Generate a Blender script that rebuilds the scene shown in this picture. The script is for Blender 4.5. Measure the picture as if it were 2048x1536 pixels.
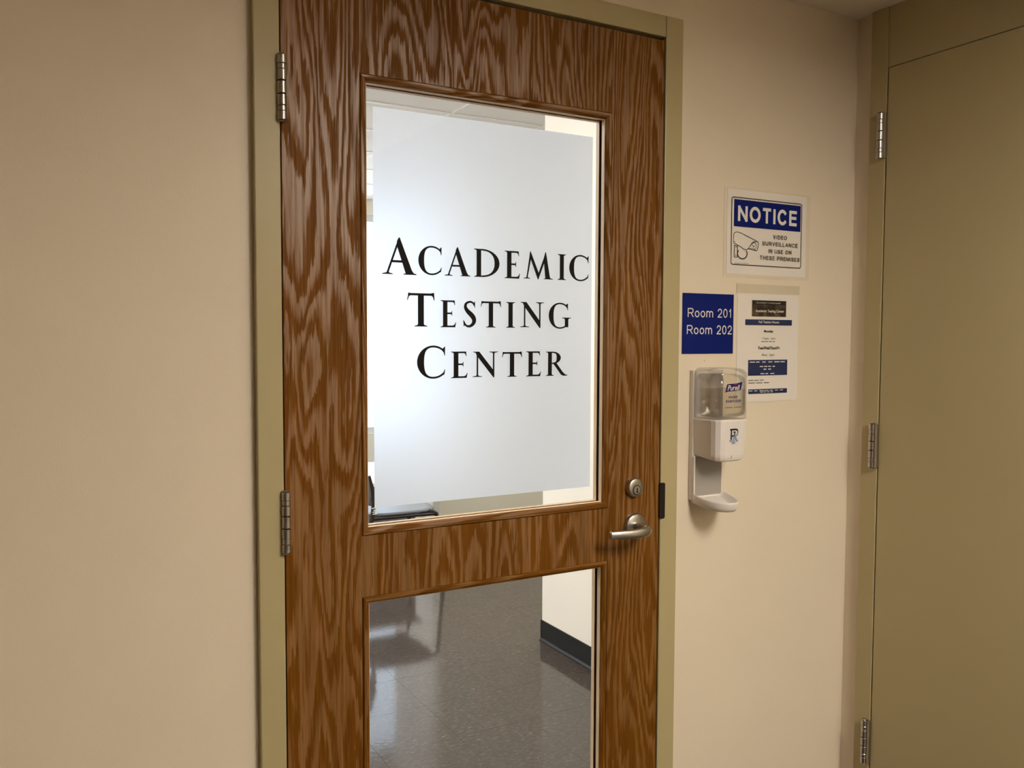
import bpy, bmesh, math, random
from mathutils import Vector, Matrix
random.seed(7)
for o in list(bpy.data.objects): bpy.data.objects.remove(o)
S = bpy.context.scene
COL = S.collection

# ------------------------------------------------------------------ camera, world, lights, exposure
EYE = 1.47                                   # height of the lens above the floor
YAW, PIT, ROL = math.radians(29.35), math.radians(-3.12), math.radians(0.22)
fw = Vector((math.sin(YAW)*math.cos(PIT), math.cos(YAW)*math.cos(PIT), math.sin(PIT)))
r0 = Vector((math.cos(YAW), -math.sin(YAW), 0)); u0 = r0.cross(fw)
rt = math.cos(ROL)*r0 + math.sin(ROL)*u0; up = -math.sin(ROL)*r0 + math.cos(ROL)*u0
cd = bpy.data.cameras.new('camera'); cam = bpy.data.objects.new('camera', cd); COL.objects.link(cam)
cd.sensor_fit = 'HORIZONTAL'; cd.sensor_width = 36.0; cd.lens = 1730/2048*36.0
cd.clip_start = 0.02; cd.clip_end = 100
m = Matrix((rt, up, -fw)).transposed().to_4x4(); m.translation = (0, -1.6576, EYE)
cam.matrix_world = m
S.camera = cam

W = bpy.data.worlds.new('world'); S.world = W; W.use_nodes = True
bg = W.node_tree.nodes['Background']
bg.inputs[0].default_value = (0.72, 0.84, 1.0, 1); bg.inputs[1].default_value = 4.0

HALL_LAMP = 32.5                             # radiance of the hallway troffers
ROOM_LAMP = 15.2                             # radiance of the room troffers
HALL_TINT = (1.0, 0.915, 0.765); ROOM_TINT = (.955, .985, 1.0)

S.view_settings.view_transform = 'Standard'; S.view_settings.look = 'None'
S.view_settings.exposure = 0.0; S.view_settings.gamma = 1.0; S.view_settings.use_curve_mapping = False
S.cycles.max_bounces = 14; S.cycles.transparent_max_bounces = 24; S.cycles.transmission_bounces = 12
S.cycles.diffuse_bounces = 6; S.cycles.glossy_bounces = 6

# ------------------------------------------------------------------ materials
def s2l(c): return tuple(((v/255)/12.92 if v/255 <= .04045 else ((v/255+.055)/1.055)**2.4) for v in c)
def mat(name, col=(.5,.5,.5), rough=.5, metal=0., spec=.5, coat=0., **k):
    M = bpy.data.materials.new(name); M.use_nodes = True
    b = M.node_tree.nodes['Principled BSDF']
    b.inputs['Base Color'].default_value = (*col, 1); b.inputs['Roughness'].default_value = rough
    b.inputs['Metallic'].default_value = metal; b.inputs['Specular IOR Level'].default_value = spec
    b.inputs['Coat Weight'].default_value = coat
    for a, v in k.items(): b.inputs[a.replace('_', ' ')].default_value = v
    return M
def N(M, t, **k):
    n = M.node_tree.nodes.new(t)
    for a, v in k.items(): setattr(n, a, v)
    return n
def L(M, a, b): M.node_tree.links.new(a, b)
def pos(M, scale, offs=None):
    """object-space position times a vector, optionally shifted per object"""
    tc = N(M, 'ShaderNodeTexCoord'); mp = N(M, 'ShaderNodeMapping'); L(M, tc.outputs['Object'], mp.inputs[0])
    mp.inputs['Scale'].default_value = scale
    if offs:
        oi = N(M, 'ShaderNodeObjectInfo'); cm = N(M, 'ShaderNodeCombineXYZ')
        for i, f in enumerate(offs):
            mu = N(M, 'ShaderNodeMath', operation='MULTIPLY'); L(M, oi.outputs['Random'], mu.inputs[0]); mu.inputs[1].default_value = f
            L(M, mu.outputs[0], cm.inputs[i])
        L(M, cm.outputs[0], mp.inputs['Location'])
    return mp.outputs[0]
def noise(M, vec, scale, detail=2., rough=.5, dist=0.):
    n = N(M, 'ShaderNodeTexNoise'); L(M, vec, n.inputs['Vector'])
    n.inputs['Scale'].default_value = scale; n.inputs['Detail'].default_value = detail
    n.inputs['Roughness'].default_value = rough; n.inputs['Distortion'].default_value = dist
    return n.outputs['Fac']
def ramp(M, fac, stops):
    r = N(M, 'ShaderNodeValToRGB'); L(M, fac, r.inputs[0]); e = r.color_ramp.elements
    while len(e) < len(stops): e.new(.5)
    for q, (p, c) in zip(e, stops): q.position = p; q.color = (*c, 1) if len(c) == 3 else c
    return r.outputs[0]
def math_(M, op, a, b=None, c=None):
    n = N(M, 'ShaderNodeMath', operation=op)
    for i, v in enumerate((a, b, c)):
        if v is None: continue
        if isinstance(v, (int, float)): n.inputs[i].default_value = v
        else: L(M, v, n.inputs[i])
    return n.outputs[0]
def bump(M, h, strength, dist):
    b = N(M, 'ShaderNodeBump'); b.inputs['Strength'].default_value = strength; b.inputs['Distance'].default_value = dist
    L(M, h, b.inputs['Height']); L(M, b.outputs[0], M.node_tree.nodes['Principled BSDF'].inputs['Normal'])
def base(M): return M.node_tree.nodes['Principled BSDF'].inputs['Base Color']

def paint(name, col, rough, peel=.12, var=.05, spec=.5):
    M = mat(name, col, rough, spec=spec)
    p = pos(M, (1, 1, 1))
    n = noise(M, p, 2.2, 3)
    L(M, ramp(M, n, [(.3, tuple(c*(1-var) for c in col)), (.7, tuple(min(1, c*(1+var)) for c in col))]), base(M))
    bump(M, noise(M, p, 330, 2), peel, .001)
    return M
M_wall = paint('hall_wall_paint', (.80, .70, .57), .42, .22, .02)
M_roomwall = paint('room_wall_paint', (.86, .80, .70), .5, .15, .02)
M_farwall = paint('room_wall_paint_shaded', (.56, .51, .40), .5, .15, .02)  # same paint as the other room walls, its shade put into the colour
M_ceil = paint('ceiling_paint', (.88, .83, .75), .8, .2, .03)
M_olive = paint('olive_trim_paint', (.46, .385, .212), .36, .10, .025)
M_dark = mat('dark_gap', (.01, .008, .006), .8)
M_blackmetal = mat('blackened_metal', (.012, .011, .010), .38, .3)

def wood(name, axis):
    M = mat(name, rough=.55, spec=.05)
    sc = (1, 1, 1) if axis == 'z' else None
    def v(across, along, o):
        return pos(M, (across, across, along) if axis == 'z' else (along, across, across), o)
    n1 = noise(M, v(6.2, .80, (31, 17, 53)), 1.0, 2.0, .45, .3)
    n2 = noise(M, v(38, 3.2, (11, 7, 19)), 1.0, 2.0, .5)
    wide = noise(M, v(7, .5, (3, 5, 9)), 1.0, 1.0)
    fib = noise(M, v(620, 9, (3, 9, 5)), 1.0, 2.0, .6)
    fib2 = noise(M, v(210, 4, (7, 3, 2)), 1.0, 2.0, .6)
    fib3 = noise(M, v(300, 14, (5, 2, 8)), 1.0, 2.0, .6)
    rings = math_(M, 'ADD', math_(M, 'ADD', math_(M, 'MULTIPLY', n1, 25.0), math_(M, 'MULTIPLY', n2, 1.5)), math_(M, 'MULTIPLY', fib3, .95))
    fr = math_(M, 'FRACT', rings)
    D, Mi, Li = (.172, .064, .0060), (.207, .083, .0105), (.240, .103, .0160)
    c1 = ramp(M, fr, [(0., D), (.28, D), (.38, Mi), (.56, Li), (.85, Li), (.93, D)])
    mx = N(M, 'ShaderNodeMixRGB', blend_type='MULTIPLY'); mx.inputs[0].default_value = .75
    L(M, c1, mx.inputs[1]); L(M, ramp(M, fib, [(.3, (.66, .62, .56)), (.62, (1.12, 1.12, 1.1))]), mx.inputs[2])
    m2 = N(M, 'ShaderNodeMixRGB', blend_type='MULTIPLY'); m2.inputs[0].default_value = .8
    L(M, mx.outputs[0], m2.inputs[1]); L(M, ramp(M, fib2, [(.32, (.74, .70, .64)), (.66, (1.1, 1.1, 1.1))]), m2.inputs[2])
    m3 = N(M, 'ShaderNodeMixRGB', blend_type='MULTIPLY'); m3.inputs[0].default_value = .6
    L(M, m2.outputs[0], m3.inputs[1]); L(M, ramp(M, wide, [(.3, (.8, .78, .76)), (.7, (1.15, 1.15, 1.15))]), m3.inputs[2])
    L(M, m3.outputs[0], base(M))
    bump(M, fib, .12, .0006)
    b = M.node_tree.nodes['Principled BSDF']; b.inputs['Coat Roughness'].default_value = .40; b.inputs['Coat IOR'].default_value = 1.8
    cw = ramp(M, fr, [(0., (.05,)*3), (.28, (.05,)*3), (.38, (.4,)*3), (.56, (.88,)*3), (.85, (.88,)*3), (.93, (.06,)*3)])
    L(M, math_(M, 'MULTIPLY', cw, ramp(M, fib2, [(.35, (.55,)*3), (.6, (1.,)*3)])), b.inputs['Coat Weight'])
    return M
M_woodz = wood('oak_veneer_upright_grain', 'z')
M_woodx = wood('oak_moulding_level_grain', 'x')

M_pale = mat('pale_glazing_stop_wood', (.70, .50, .31), .5)
L(M_pale, ramp(M_pale, noise(M_pale, pos(M_pale, (90, 90, 9)), 1, 2), [(.3, (.62, .43, .26)), (.7, (.76, .56, .36))]), base(M_pale))
M_nickel = mat('satin_nickel', (.50, .475, .44), .28, 1.0)
M_nickeld = mat('satin_nickel_dull', (.40, .36, .31), .40, 1.0)
def brushed(M):
    bump(M, noise(M, pos(M, (60, 900, 900)), 1, 2), .05, .0005)
brushed(M_nickel)
M_plwhite = mat('white_plastic', (.80, .745, .72), .34)
M_plgrey = mat('grey_plastic', (.34, .32, .30), .45)
M_paper = mat('paper_white', (.83, .77, .72), .45)
M_lam = mat('laminate', (.79, .695, .56), .25)
M_tape = mat('clear_tape', (.66, .575, .44), .25)
M_blue = mat('sign_blue', s2l((0, 24, 108)), .42, spec=.2)
M_navy = mat('flyer_navy', s2l((30, 42, 86)), .45)
M_ink = mat('black_ink', (.012, .010, .010), .5)
M_inkb = mat('vinyl_black', (.006, .004, .003), .6, spec=.15)
M_grey = mat('grey_ink', (.16, .14, .13), .5)
M_white = mat('white_print', (.82, .78, .74), .4)
M_purple = mat('label_navy', s2l((24, 20, 88)), .35)
M_red = mat('label_red', (.35, .02, .03), .4)
M_lblue = mat('emblem_light_blue', s2l((128, 150, 185)), .4)
M_bnavy = mat('emblem_navy', (.008, .010, .03), .4)
M_glossy = mat('frosted_stamp', (.95, .95, .97), .5)
def photo_block():
    M = mat('flyer_picture', rough=.45); p = pos(M, (1, 1, 1))
    L(M, ramp(M, noise(M, p, 45, 4, .6), [(.35, (.010, .007, .006)), (.52, (.05, .025, .012)), (.72, (.16, .12, .07))]), base(M)); return M
M_pic = photo_block()

def clear(name, tint, ior, rough=0.02, extra=0., cap=.42):
    """thin clear sheet: passes light straight through, reflects by Fresnel"""
    M = bpy.data.materials.new(name); M.use_nodes = True; nt = M.node_tree
    for n in list(nt.nodes): nt.nodes.remove(n)
    o = N(M, 'ShaderNodeOutputMaterial'); mx = N(M, 'ShaderNodeMixShader'); fr = N(M, 'ShaderNodeFresnel'); fr.inputs[0].default_value = ior
    t = N(M, 'ShaderNodeBsdfTransparent'); t.inputs[0].default_value = (*tint, 1)
    g = N(M, 'ShaderNodeBsdfGlossy'); g.inputs['Roughness'].default_value = rough
    f = math_(M, 'MINIMUM', math_(M, 'ADD', fr.outputs[0], extra), cap)
    L(M, f, mx.inputs[0]); L(M, t.outputs[0], mx.inputs[1]); L(M, g.outputs[0], mx.inputs[2]); L(M, mx.outputs[0], o.inputs[0])
    return M
M_glass = clear('window_glass', (.985, .99, .985), 1.05)
M_cover = clear('clear_plastic_cover', (.985, .98, .97), 1.34, .07, .02)
M_bottle = clear('clear_bottle', (.97, .965, .955), 1.34, .06, .03)
M_gel = clear('clear_gel', (.93, .92, .90), 1.33, .05, .02)
def film():
    M = bpy.data.materials.new('frosted_film'); M.use_nodes = True; nt = M.node_tree
    for n in list(nt.nodes): nt.nodes.remove(n)
    o = N(M, 'ShaderNodeOutputMaterial'); a = N(M, 'ShaderNodeMixShader'); b = N(M, 'ShaderNodeMixShader'); c = N(M, 'ShaderNodeMixShader')
    tr = N(M, 'ShaderNodeBsdfTranslucent'); tr.inputs[0].default_value = (.69, .71, .755, 1)
    df = N(M, 'ShaderNodeBsdfDiffuse'); df.inputs[0].default_value = (.8, .8, .82, 1)
    rf = N(M, 'ShaderNodeBsdfRefraction'); rf.inputs['Roughness'].default_value = .62; rf.inputs['IOR'].default_value = 1.2; rf.inputs[0].default_value = (.57, .59, .635, 1)
    a.inputs[0].default_value = .42; L(M, tr.outputs[0], a.inputs[1]); L(M, rf.outputs[0], a.inputs[2])
    b.inputs[0].default_value = .16; L(M, a.outputs[0], b.inputs[1]); L(M, df.outputs[0], b.inputs[2])
    L(M, b.outputs[0], o.inputs[0]); return M
M_film = film()
def emit(name, col, s):
    M = bpy.data.materials.new(name); M.use_nodes = True; nt = M.node_tree
    for n in list(nt.nodes): nt.nodes.remove(n)
    o = N(M, 'ShaderNodeOutputMaterial'); e = N(M, 'ShaderNodeEmission'); e.inputs[0].default_value = (*col, 1); e.inputs[1].default_value = s
    L(M, e.outputs[0], o.inputs[0]); return M
M_hlamp = emit('hall_lamp_diffuser', HALL_TINT, HALL_LAMP)
M_rlamp = emit('room_lamp_diffuser', ROOM_TINT, ROOM_LAMP)
M_housing = mat('lamp_housing_white', (.8, .78, .74), .5)

def floor_mat():
    M = mat('brown_vinyl_tile', rough=.55, spec=.5)
    geo = N(M, 'ShaderNodeNewGeometry')
    a = N(M, 'ShaderNodeMapping'); L(M, geo.outputs['Position'], a.inputs[0]); a.inputs['Rotation'].default_value = (0, 0, .5); a.inputs['Scale'].default_value = (1, 3.2, 1)
    n1 = noise(M, a.outputs[0], 44, 4, .68, .7); n2 = noise(M, geo.outputs['Position'], 9, 3)
    c = ramp(M, n1, [(.30, (.019, .010, .006)), (.5, (.040, .025, .016)), (.62, (.066, .045, .031)), (.74, (.24, .18, .13))])
    mx = N(M, 'ShaderNodeMixRGB', blend_type='MULTIPLY'); mx.inputs[0].default_value = .5
    L(M, c, mx.inputs[1]); L(M, ramp(M, n2, [(.3, (.75, .75, .75)), (.7, (1.15, 1.15, 1.15))]), mx.inputs[2]); L(M, mx.outputs[0], base(M))
    b = M.node_tree.nodes['Principled BSDF']; b.inputs['Coat Weight'].default_value = 1.0; b.inputs['Coat Roughness'].default_value = .07; b.inputs['Coat IOR'].default_value = 1.33; b.inputs['Specular IOR Level'].default_value = .25
    bp = N(M, 'ShaderNodeBump'); bp.inputs['Strength'].default_value = .10; bp.inputs['Distance'].default_value = .002
    L(M, noise(M, geo.outputs['Position'], 60, 3), bp.inputs['Height']); L(M, bp.outputs[0], b.inputs['Coat Normal'])
    return M
M_floor = floor_mat()
M_basebrd = mat('black_rubber_base', (.007, .0065, .007), .36, spec=.3)
M_tile = paint('acoustic_tile', (.90, .85, .78), .9, .5, .02)
M_grid = mat('ceiling_grid_white', (.86, .84, .80), .5)
M_deskw = mat('white_laminate_desk', (.82, .82, .86), .35)
M_deskd = mat('grey_table_panel', (.13, .135, .155), .5)
M_chair = mat('grey_chair_plastic', (.13, .135, .15), .38)
M_chairf = mat('dark_chair_frame', (.030, .022, .018), .35, .4)
M_alu = mat('window_frame_white', (.75, .75, .75), .4)

# ------------------------------------------------------------------ mesh helpers (all in world metres, z measured from the floor)
class MB:
    def __init__(s): s.v = []; s.f = []; s.sm = []
    def add(s, v, f, smooth=False):
        o = len(s.v); s.v += [tuple(p) for p in v]; s.f += [tuple(i+o for i in q) for q in f]; s.sm += [smooth]*len(f); return s
    def box(s, x0, x1, y0, y1, z0, z1):
        return s.add([(x0,y0,z0),(x1,y0,z0),(x1,y1,z0),(x0,y1,z0),(x0,y0,z1),(x1,y0,z1),(x1,y1,z1),(x0,y1,z1)],
                     [(0,3,2,1),(4,5,6,7),(0,1,5,4),(1,2,6,5),(2,3,7,6),(3,0,4,7)])
    def lathe(s, c, axis, prof, n=24, smooth=True, hard=False):
        """prof: (radius, offset along axis)"""
        A = Vector(axis).normalized(); t = Vector((0,0,1)) if abs(A.z) < .9 else Vector((1,0,0))
        P = A.cross(t).normalized(); Q = A.cross(P); v = []; f = []
        for r, h in prof:
            for i in range(n):
                a = 2*math.pi*i/n; v.append(Vector(c)+A*h+P*(r*math.cos(a))+Q*(r*math.sin(a)))
        for j in range(len(prof)-1):
            for i in range(n):
                k = (i+1) % n; f.append((j*n+i, j*n+k, (j+1)*n+k, (j+1)*n+i))
            if hard: s.add(v[j*n:(j+2)*n], [(i, (i+1) % n, n+(i+1) % n, n+i) for i in range(n)], smooth)
        if not hard: s.add(v, f, smooth)
        s.add(v[:n], [tuple(range(n))[::-1]]); s.add(v[-n:], [tuple(range(n))]); return s
    def tube(s, pts, rad, n=10, flat=None, smooth=True):
        """sweep along pts; rad scalar or list of (ra, rb)"""
        pts = [Vector(p) for p in pts]; v = []; f = []; prevN = None
        for i, p in enumerate(pts):
            d = (pts[min(i+1, len(pts)-1)]-pts[max(i-1, 0)]).normalized()
            ref = Vector(flat) if flat else (Vector((0,0,1)) if abs(d.z) < .95 else Vector((1,0,0)))
            b = (ref - d*ref.dot(d)).normalized(); a = d.cross(b)
            ra, rb = rad[i] if isinstance(rad, (list, tuple)) else (rad, rad)
            for k in range(n):
                t = 2*math.pi*k/n; v.append(p+a*(ra*math.cos(t))+b*(rb*math.sin(t)))
        for i in range(len(pts)-1):
            for k in range(n):
                q = (k+1) % n; f.append((i*n+k, i*n+q, (i+1)*n+q, (i+1)*n+k))
        s.add(v, f, smooth); s.add(v[:n], [tuple(range(n))[::-1]]); s.add(v[-n:], [tuple(range(n))]); return s
    def loft(s, rings, smooth=True, caps=True):
        n = len(rings[0]); v = [p for r in rings for p in r]; f = []
        for i in range(len(rings)-1):
            for k in range(n):
                q = (k+1) % n; f.append((i*n+k, i*n+q, (i+1)*n+q, (i+1)*n+k))
        s.add(v, f, smooth)
        if caps: s.add(rings[0], [tuple(range(n))[::-1]]); s.add(rings[-1], [tuple(range(n))])
        return s
    def build(s, name, material, parent=None, bevel=0, seg=2, kind=None):
        me = bpy.data.meshes.new(name); me.from_pydata(s.v, [], s.f); me.update()
        bm = bmesh.new(); bm.from_mesh(me); bmesh.ops.recalc_face_normals(bm, faces=bm.faces); bm.to_mesh(me); bm.free()
        me.polygons.foreach_set('use_smooth', s.sm)
        if material: me.materials.append(material)
        o = bpy.data.objects.new(name, me); COL.objects.link(o)
        attach(o, parent)
        if bevel:
            b = o.modifiers.new('bevel', 'BEVEL'); b.width = bevel; b.segments = seg; b.limit_method = 'ANGLE'
        if kind: o['kind'] = kind
        return o
BASE = {}
def attach(o, parent):
    if parent is None: return
    o.parent = parent
    if parent.name in BASE: o.matrix_parent_inverse = Matrix.Translation(-Vector(BASE[parent.name]))
def tag(o, label, cat, group=None, kind=None):
    o['label'] = label; o['category'] = cat
    if group: o['group'] = group
    if kind: o['kind'] = kind
    return o
def empty(name, loc, world=True):
    o = bpy.data.objects.new(name, None); COL.objects.link(o); o.location = loc; o.empty_display_size = .1
    if world: BASE[o.name] = loc
    return o
def box(name, m_, x0, x1, y0, y1, z0, z1, parent=None, bevel=0, seg=2):
    return MB().box(x0, x1, y0, y1, z0, z1).build(name, m_, parent, bevel, seg)

# flat print on a wall plane facing -y: 2D polygons (x, z) at depth y
def flat(name, polys, y, m_, parent):
    mb = MB()
    for k, p in enumerate(polys): mb.add([(x, y-k*5e-6, z) for x, z in p], [tuple(range(len(p)))])
    me = bpy.data.meshes.new(name); me.from_pydata(mb.v, [], mb.f); me.update()
    bm = bmesh.new(); bm.from_mesh(me)
    for f in bm.faces:
        f.normal_update()
        if f.normal.y > 0: f.normal_flip()
    bm.to_mesh(me); bm.free(); me.materials.append(m_)
    o = bpy.data.objects.new(name, me); COL.objects.link(o); attach(o, parent); return o
def rect(x0, x1, z0, z1): return [(x0, z0), (x1, z0), (x1, z1), (x0, z1)]
def rrect(x0, x1, z0, z1, r, n=6):
    p = []
    for cx, cz, a in ((x1-r, z0+r, -90), (x1-r, z1-r, 0), (x0+r, z1-r, 90), (x0+r, z0+r, 180)):
        for i in range(n+1):
            t = math.radians(a+90*i/n); p.append((cx+r*math.cos(t), cz+r*math.sin(t)))
    return p
def stroke(pts, w, closed=False):
    out = []; n = len(pts); rng = n if closed else n-1
    for i in range(rng):
        a = Vector(pts[i]).to_2d(); b = Vector(pts[(i+1) % n]).to_2d(); d = (b-a)
        if d.length < 1e-7: continue
        d.normalize(); q = Vector((-d.y, d.x))*(w/2); a = a-d*(w*.4); b = b+d*(w*.4)
        out.append([tuple(a+q), tuple(a-q), tuple(b-q), tuple(b+q)])
    return out
def spline(P, n=8):
    out = []
    for i in range(len(P)-1):
        p0 = P[max(i-1, 0)]; p1 = P[i]; p2 = P[i+1]; p3 = P[min(i+2, len(P)-1)]
        for k in range(n):
            t = k/n
            out.append(tuple(.5*((2*b)+(-a+c)*t+(2*a-5*b+4*c-d)*t*t+(-a+3*b-3*c+d)*t**3) for a, b, c, d in zip(p0, p1, p2, p3)))
    out.append(tuple(P[-1])); return out
def text(name, s, x0, x1, z0, z1, y, m_, parent, bold=0., shear=0., fitw=True):
    """sans lettering fitted into the box x0..x1, z0..z1 on a plane facing -y (rot: into that plane)"""
    cu = bpy.data.curves.new(name, 'FONT'); cu.body = s; cu.size = 1; cu.offset = bold; cu.shear = shear; cu.resolution_u = 4
    cu.fill_mode = 'FRONT'
    t = bpy.data.objects.new('tmp_text', cu); COL.objects.link(t); bpy.context.view_layer.update()
    dg = bpy.context.evaluated_depsgraph_get(); me = bpy.data.meshes.new_from_object(t.evaluated_get(dg))
    bpy.data.objects.remove(t); bpy.data.curves.remove(cu)
    xs = [v.co.x for v in me.vertices]; ys = [v.co.y for v in me.vertices]
    ax, bx, ay, by = min(xs), max(xs), min(ys), max(ys)
    for v in me.vertices:
        v.co = (x0+(v.co.x-ax)/(bx-ax)*(x1-x0), y, z0+(v.co.y-ay)/(by-ay)*(z1-z0))
    me.name = name; me.materials.clear(); me.materials.append(m_)
    me.update()
    o = bpy.data.objects.new(name, me); COL.objects.link(o); attach(o, parent); return o

def sans(ch):
    el = lambda a0, a1, cx=.5, cy=.5, rx=.5, ry=.5, n=20: [(cx+rx*math.cos(math.radians(a0+(a1-a0)*k/n)), cy+ry*math.sin(math.radians(a0+(a1-a0)*k/n))) for k in range(n+1)]
    G = {'N': ([[(0,0),(0,1),(1,0),(1,1)]], .74), 'O': ([el(0,360,n=32)], .84), 'T': ([[(0,1),(1,1)],[(.5,1),(.5,0)]], .68), 'I': ([[(.5,0),(.5,1)]], 0.),
     'C': ([el(42,318)], .78), 'E': ([[(1,1),(0,1),(0,0),(1,0)],[(0,.52),(.92,.52)]], .64), 'V': ([[(0,1),(.5,0),(1,1)]], .74), 'D': ([[(.45,0),(0,0),(0,1),(.45,1)]+el(90,-90,.45,.5,.55,.5)], .74),
     'S': ([spline([(.96,.76),(.85,.93),(.5,1.0),(.15,.92),(.06,.74),(.2,.58),(.5,.51),(.82,.43),(.96,.26),(.84,.07),(.5,0),(.14,.07),(.02,.25)],5)], .68),
     'U': ([[(0,1),(0,.4)]+el(180,360,.5,.4,.5,.4)+[(1,1)]], .74), 'R': ([[(0,0),(0,1),(.62,1)]+el(90,-90,.62,.735,.36,.265)+[(0,.47)],[(.55,.47),(1,0)]], .76), 'L': ([[(0,1),(0,0),(1,0)]], .58), 'Z': ([[(0,1),(1,1),(0,0),(1,0)]], .66),
     'A': ([[(0,0),(.5,1),(1,0)],[(.19,.34),(.81,.34)]], .78), 'H': ([[(0,0),(0,1)],[(1,0),(1,1)],[(0,.52),(1,.52)]], .74), 'P': ([[(0,0),(0,1),(.6,1)]+el(90,-90,.6,.72,.4,.28)+[(0,.44)]], .70),
     'M': ([[(0,0),(0,1),(.5,.06),(1,1),(1,0)]], .88), 'o': ([el(0,360,.5,.345,.5,.345,28)], .60), 'm': ([[(0,0),(0,.69)],[(0,.42)]+el(180,0,.25,.44,.25,.25,10)+[(.5,0)],[(.5,.42)]+el(180,0,.75,.44,.25,.25,10)+[(1,0)]], .90),
     '0': ([el(0,360,n=32)], .58), '1': ([[(.15,.74),(.45,.84),(.72,1),(.72,0)]], .40), '2': ([el(170,-20,.5,.72,.46,.28,16)+[(.80,.46),(.30,.22),(.02,0),(1,0)]], .60), ' ': ([], .30)}
    return G[ch]
def lettering(s_, x0, x1, z0, z1, y, m_, parent, t, gap=.16):
    """upright sans capitals drawn with strokes of thickness t (fraction of the letter height)"""
    h = z1-z0; ws = [max(sans(c)[1], t) for c in s_]; nat = sum(ws)+gap*(len(s_)-1); k = (x1-x0)/h/nat; x = 0.; out = []
    for c, wd in zip(s_, ws):
        W_ = wd*k; lines, _ = sans(c)
        for ln in lines:
            pts = [(x0+h*(x+t/2+u*(W_-t)), z0+h*(t/2+v*(1-t))) for u, v in ln]
            out += stroke(pts, t*h)
        x += W_+gap*k
    return flat('lettering', out, y, m_, parent)
Z = lambda r: EYE + r          # heights measured from the lens level

# ------------------------------------------------------------------ the setting: hallway
WY = .018                       # plane of the door wall
RX = 2.047                      # plane of the right-hand wall
CZ = Z(.886)                    # hallway ceiling
DX0, DX1, DZ1 = .4318, 1.3485, Z(.7077)      # wooden door leaf
JX0, JX1, JZ = .4288, 1.3518, Z(.7165)       # frame opening
FX0, FX1, FZ = .3794, 1.4045, Z(.7665)       # frame outside
TH = .135
w = MB(); w.box(-4.9, .40, WY, WY+TH, 0, 3.0); w.box(1.385, RX+.12, WY, WY+TH, 0, 3.0); w.box(.40, 1.385, WY, WY+TH, Z(.74), 3.0)
o = w.build('wall_front', M_wall); tag(o, 'cream painted hallway wall around the wooden door', 'wall', kind='structure')
w = MB(); w.box(RX, RX+.12, -.05, WY, 0, 3.0); w.box(RX, RX+.12, -7.4, -1.05, 0, 3.0)
o = w.build('wall_right', M_wall); tag(o, 'narrow cream wall beside the flush olive door', 'wall', kind='structure')
o = box('wall_back', M_wall, -4.9, RX+.12, -7.5, -7.4, 0, 3.0); tag(o, 'cream hallway wall behind the viewer', 'wall', kind='structure')
o = box('wall_left', M_wall, -4.9, -4.8, -7.5, WY, 0, 3.0); tag(o, 'cream wall at the far left hallway end', 'wall', kind='structure')
o = box('floor', M_floor, -4.9, RX+.12, -7.5, WY+.05, -.1, 0); tag(o, 'brown vinyl hallway floor', 'floor', kind='structure')

# hallway ceiling with openings for the recessed lamps
LAMPS = [(1.05, 1.65, -2.72, -1.50), (1.05, 1.65, -6.4, -5.18)]
HB = -7.4                        # far end of the hallway behind the viewer
ys = sorted({HB-.1, WY+.02, *[l[2] for l in LAMPS], *[l[3] for l in LAMPS]}); xs = [-4.9, 1.05, 1.65, RX+.12]
c = MB()
for j in range(len(ys)-1):
    for i in range(3):
        if i == 1 and any(abs(l[2]-ys[j]) < 1e-6 for l in LAMPS): continue
        c.box(xs[i], xs[i+1], ys[j], ys[j+1], CZ, CZ+.02)
o = c.build('ceiling', M_ceil); tag(o, 'plain off-white hallway ceiling above the doors', 'ceiling', kind='structure')
def lamp(rect_, cz, depth, m_, label, group, drop=0):
    x0, x1, y0, y1 = rect_
    e = empty('ceiling_light', ((x0+x1)/2, (y0+y1)/2, cz))
    h = MB(); t = .01
    h.box(x0-t, x0, y0-t, y1+t, cz+.001, cz+depth+t); h.box(x1, x1+t, y0-t, y1+t, cz+.001, cz+depth+t)
    h.box(x0, x1, y0-t, y0, cz+.001, cz+depth+t); h.box(x0, x1, y1, y1+t, cz+.001, cz+depth+t); h.box(x0, x1, y0, y1, cz+depth, cz+depth+t)
    h.build('housing', M_housing, e)
    if drop: box('diffuser', m_, x0+.02, x1-.02, y0+.02, y1-.02, cz-drop, cz+depth-.002, e)  # glowing lens hung below the ceiling, drop added to brighten the tiles
    else: box('diffuser', m_, x0+.02, x1-.02, y0+.02, y1-.02, cz+depth-.014, cz+depth-.002, e)
    tag(e, label, 'ceiling light', group)
for l, lb in zip(LAMPS, ('recessed warm ceiling light nearest the wooden door', 'recessed warm ceiling light further down the hallway behind the viewer')):
    lamp(l, CZ, .085, M_hlamp, lb, 'hallway ceiling lights')

# ------------------------------------------------------------------ frame of the wooden door
t1 = empty('trim_1', ((FX0+FX1)/2, 0, 0)); tag(t1, 'olive painted metal frame around the wooden door', 'door frame', kind='structure')
def jamb(name, x0, x1, z0, z1): box(name, M_olive, x0, x1, 0, WY+TH+.012, z0, z1, t1, .0025)
jamb('jamb', FX0, JX0, 0, FZ); jamb('jamb', JX1, FX1, 0, FZ); jamb('frame_head', JX0+.0002, JX1-.0002, JZ, FZ)
for a in ((JX0, JX0+.016, 0, JZ), (JX1-.016, JX1, 0, JZ), (JX0+.016, JX1-.016, JZ-.016, JZ)):
    box('door_stop', M_olive, a[0], a[1], .052, .085, a[2], a[3], t1)
sp = MB()
pl = rrect(1.3478, 1.3645, Z(-.4455), Z(-.3565), .005)
sp.loft([[(x, .001, z) for x, z in pl], [(x, -.0022, z) for x, z in pl]], smooth=False)
o = sp.build('strike_plate', M_blackmetal, t1, .0006); o['label'] = 'black strike plate lip'

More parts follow.
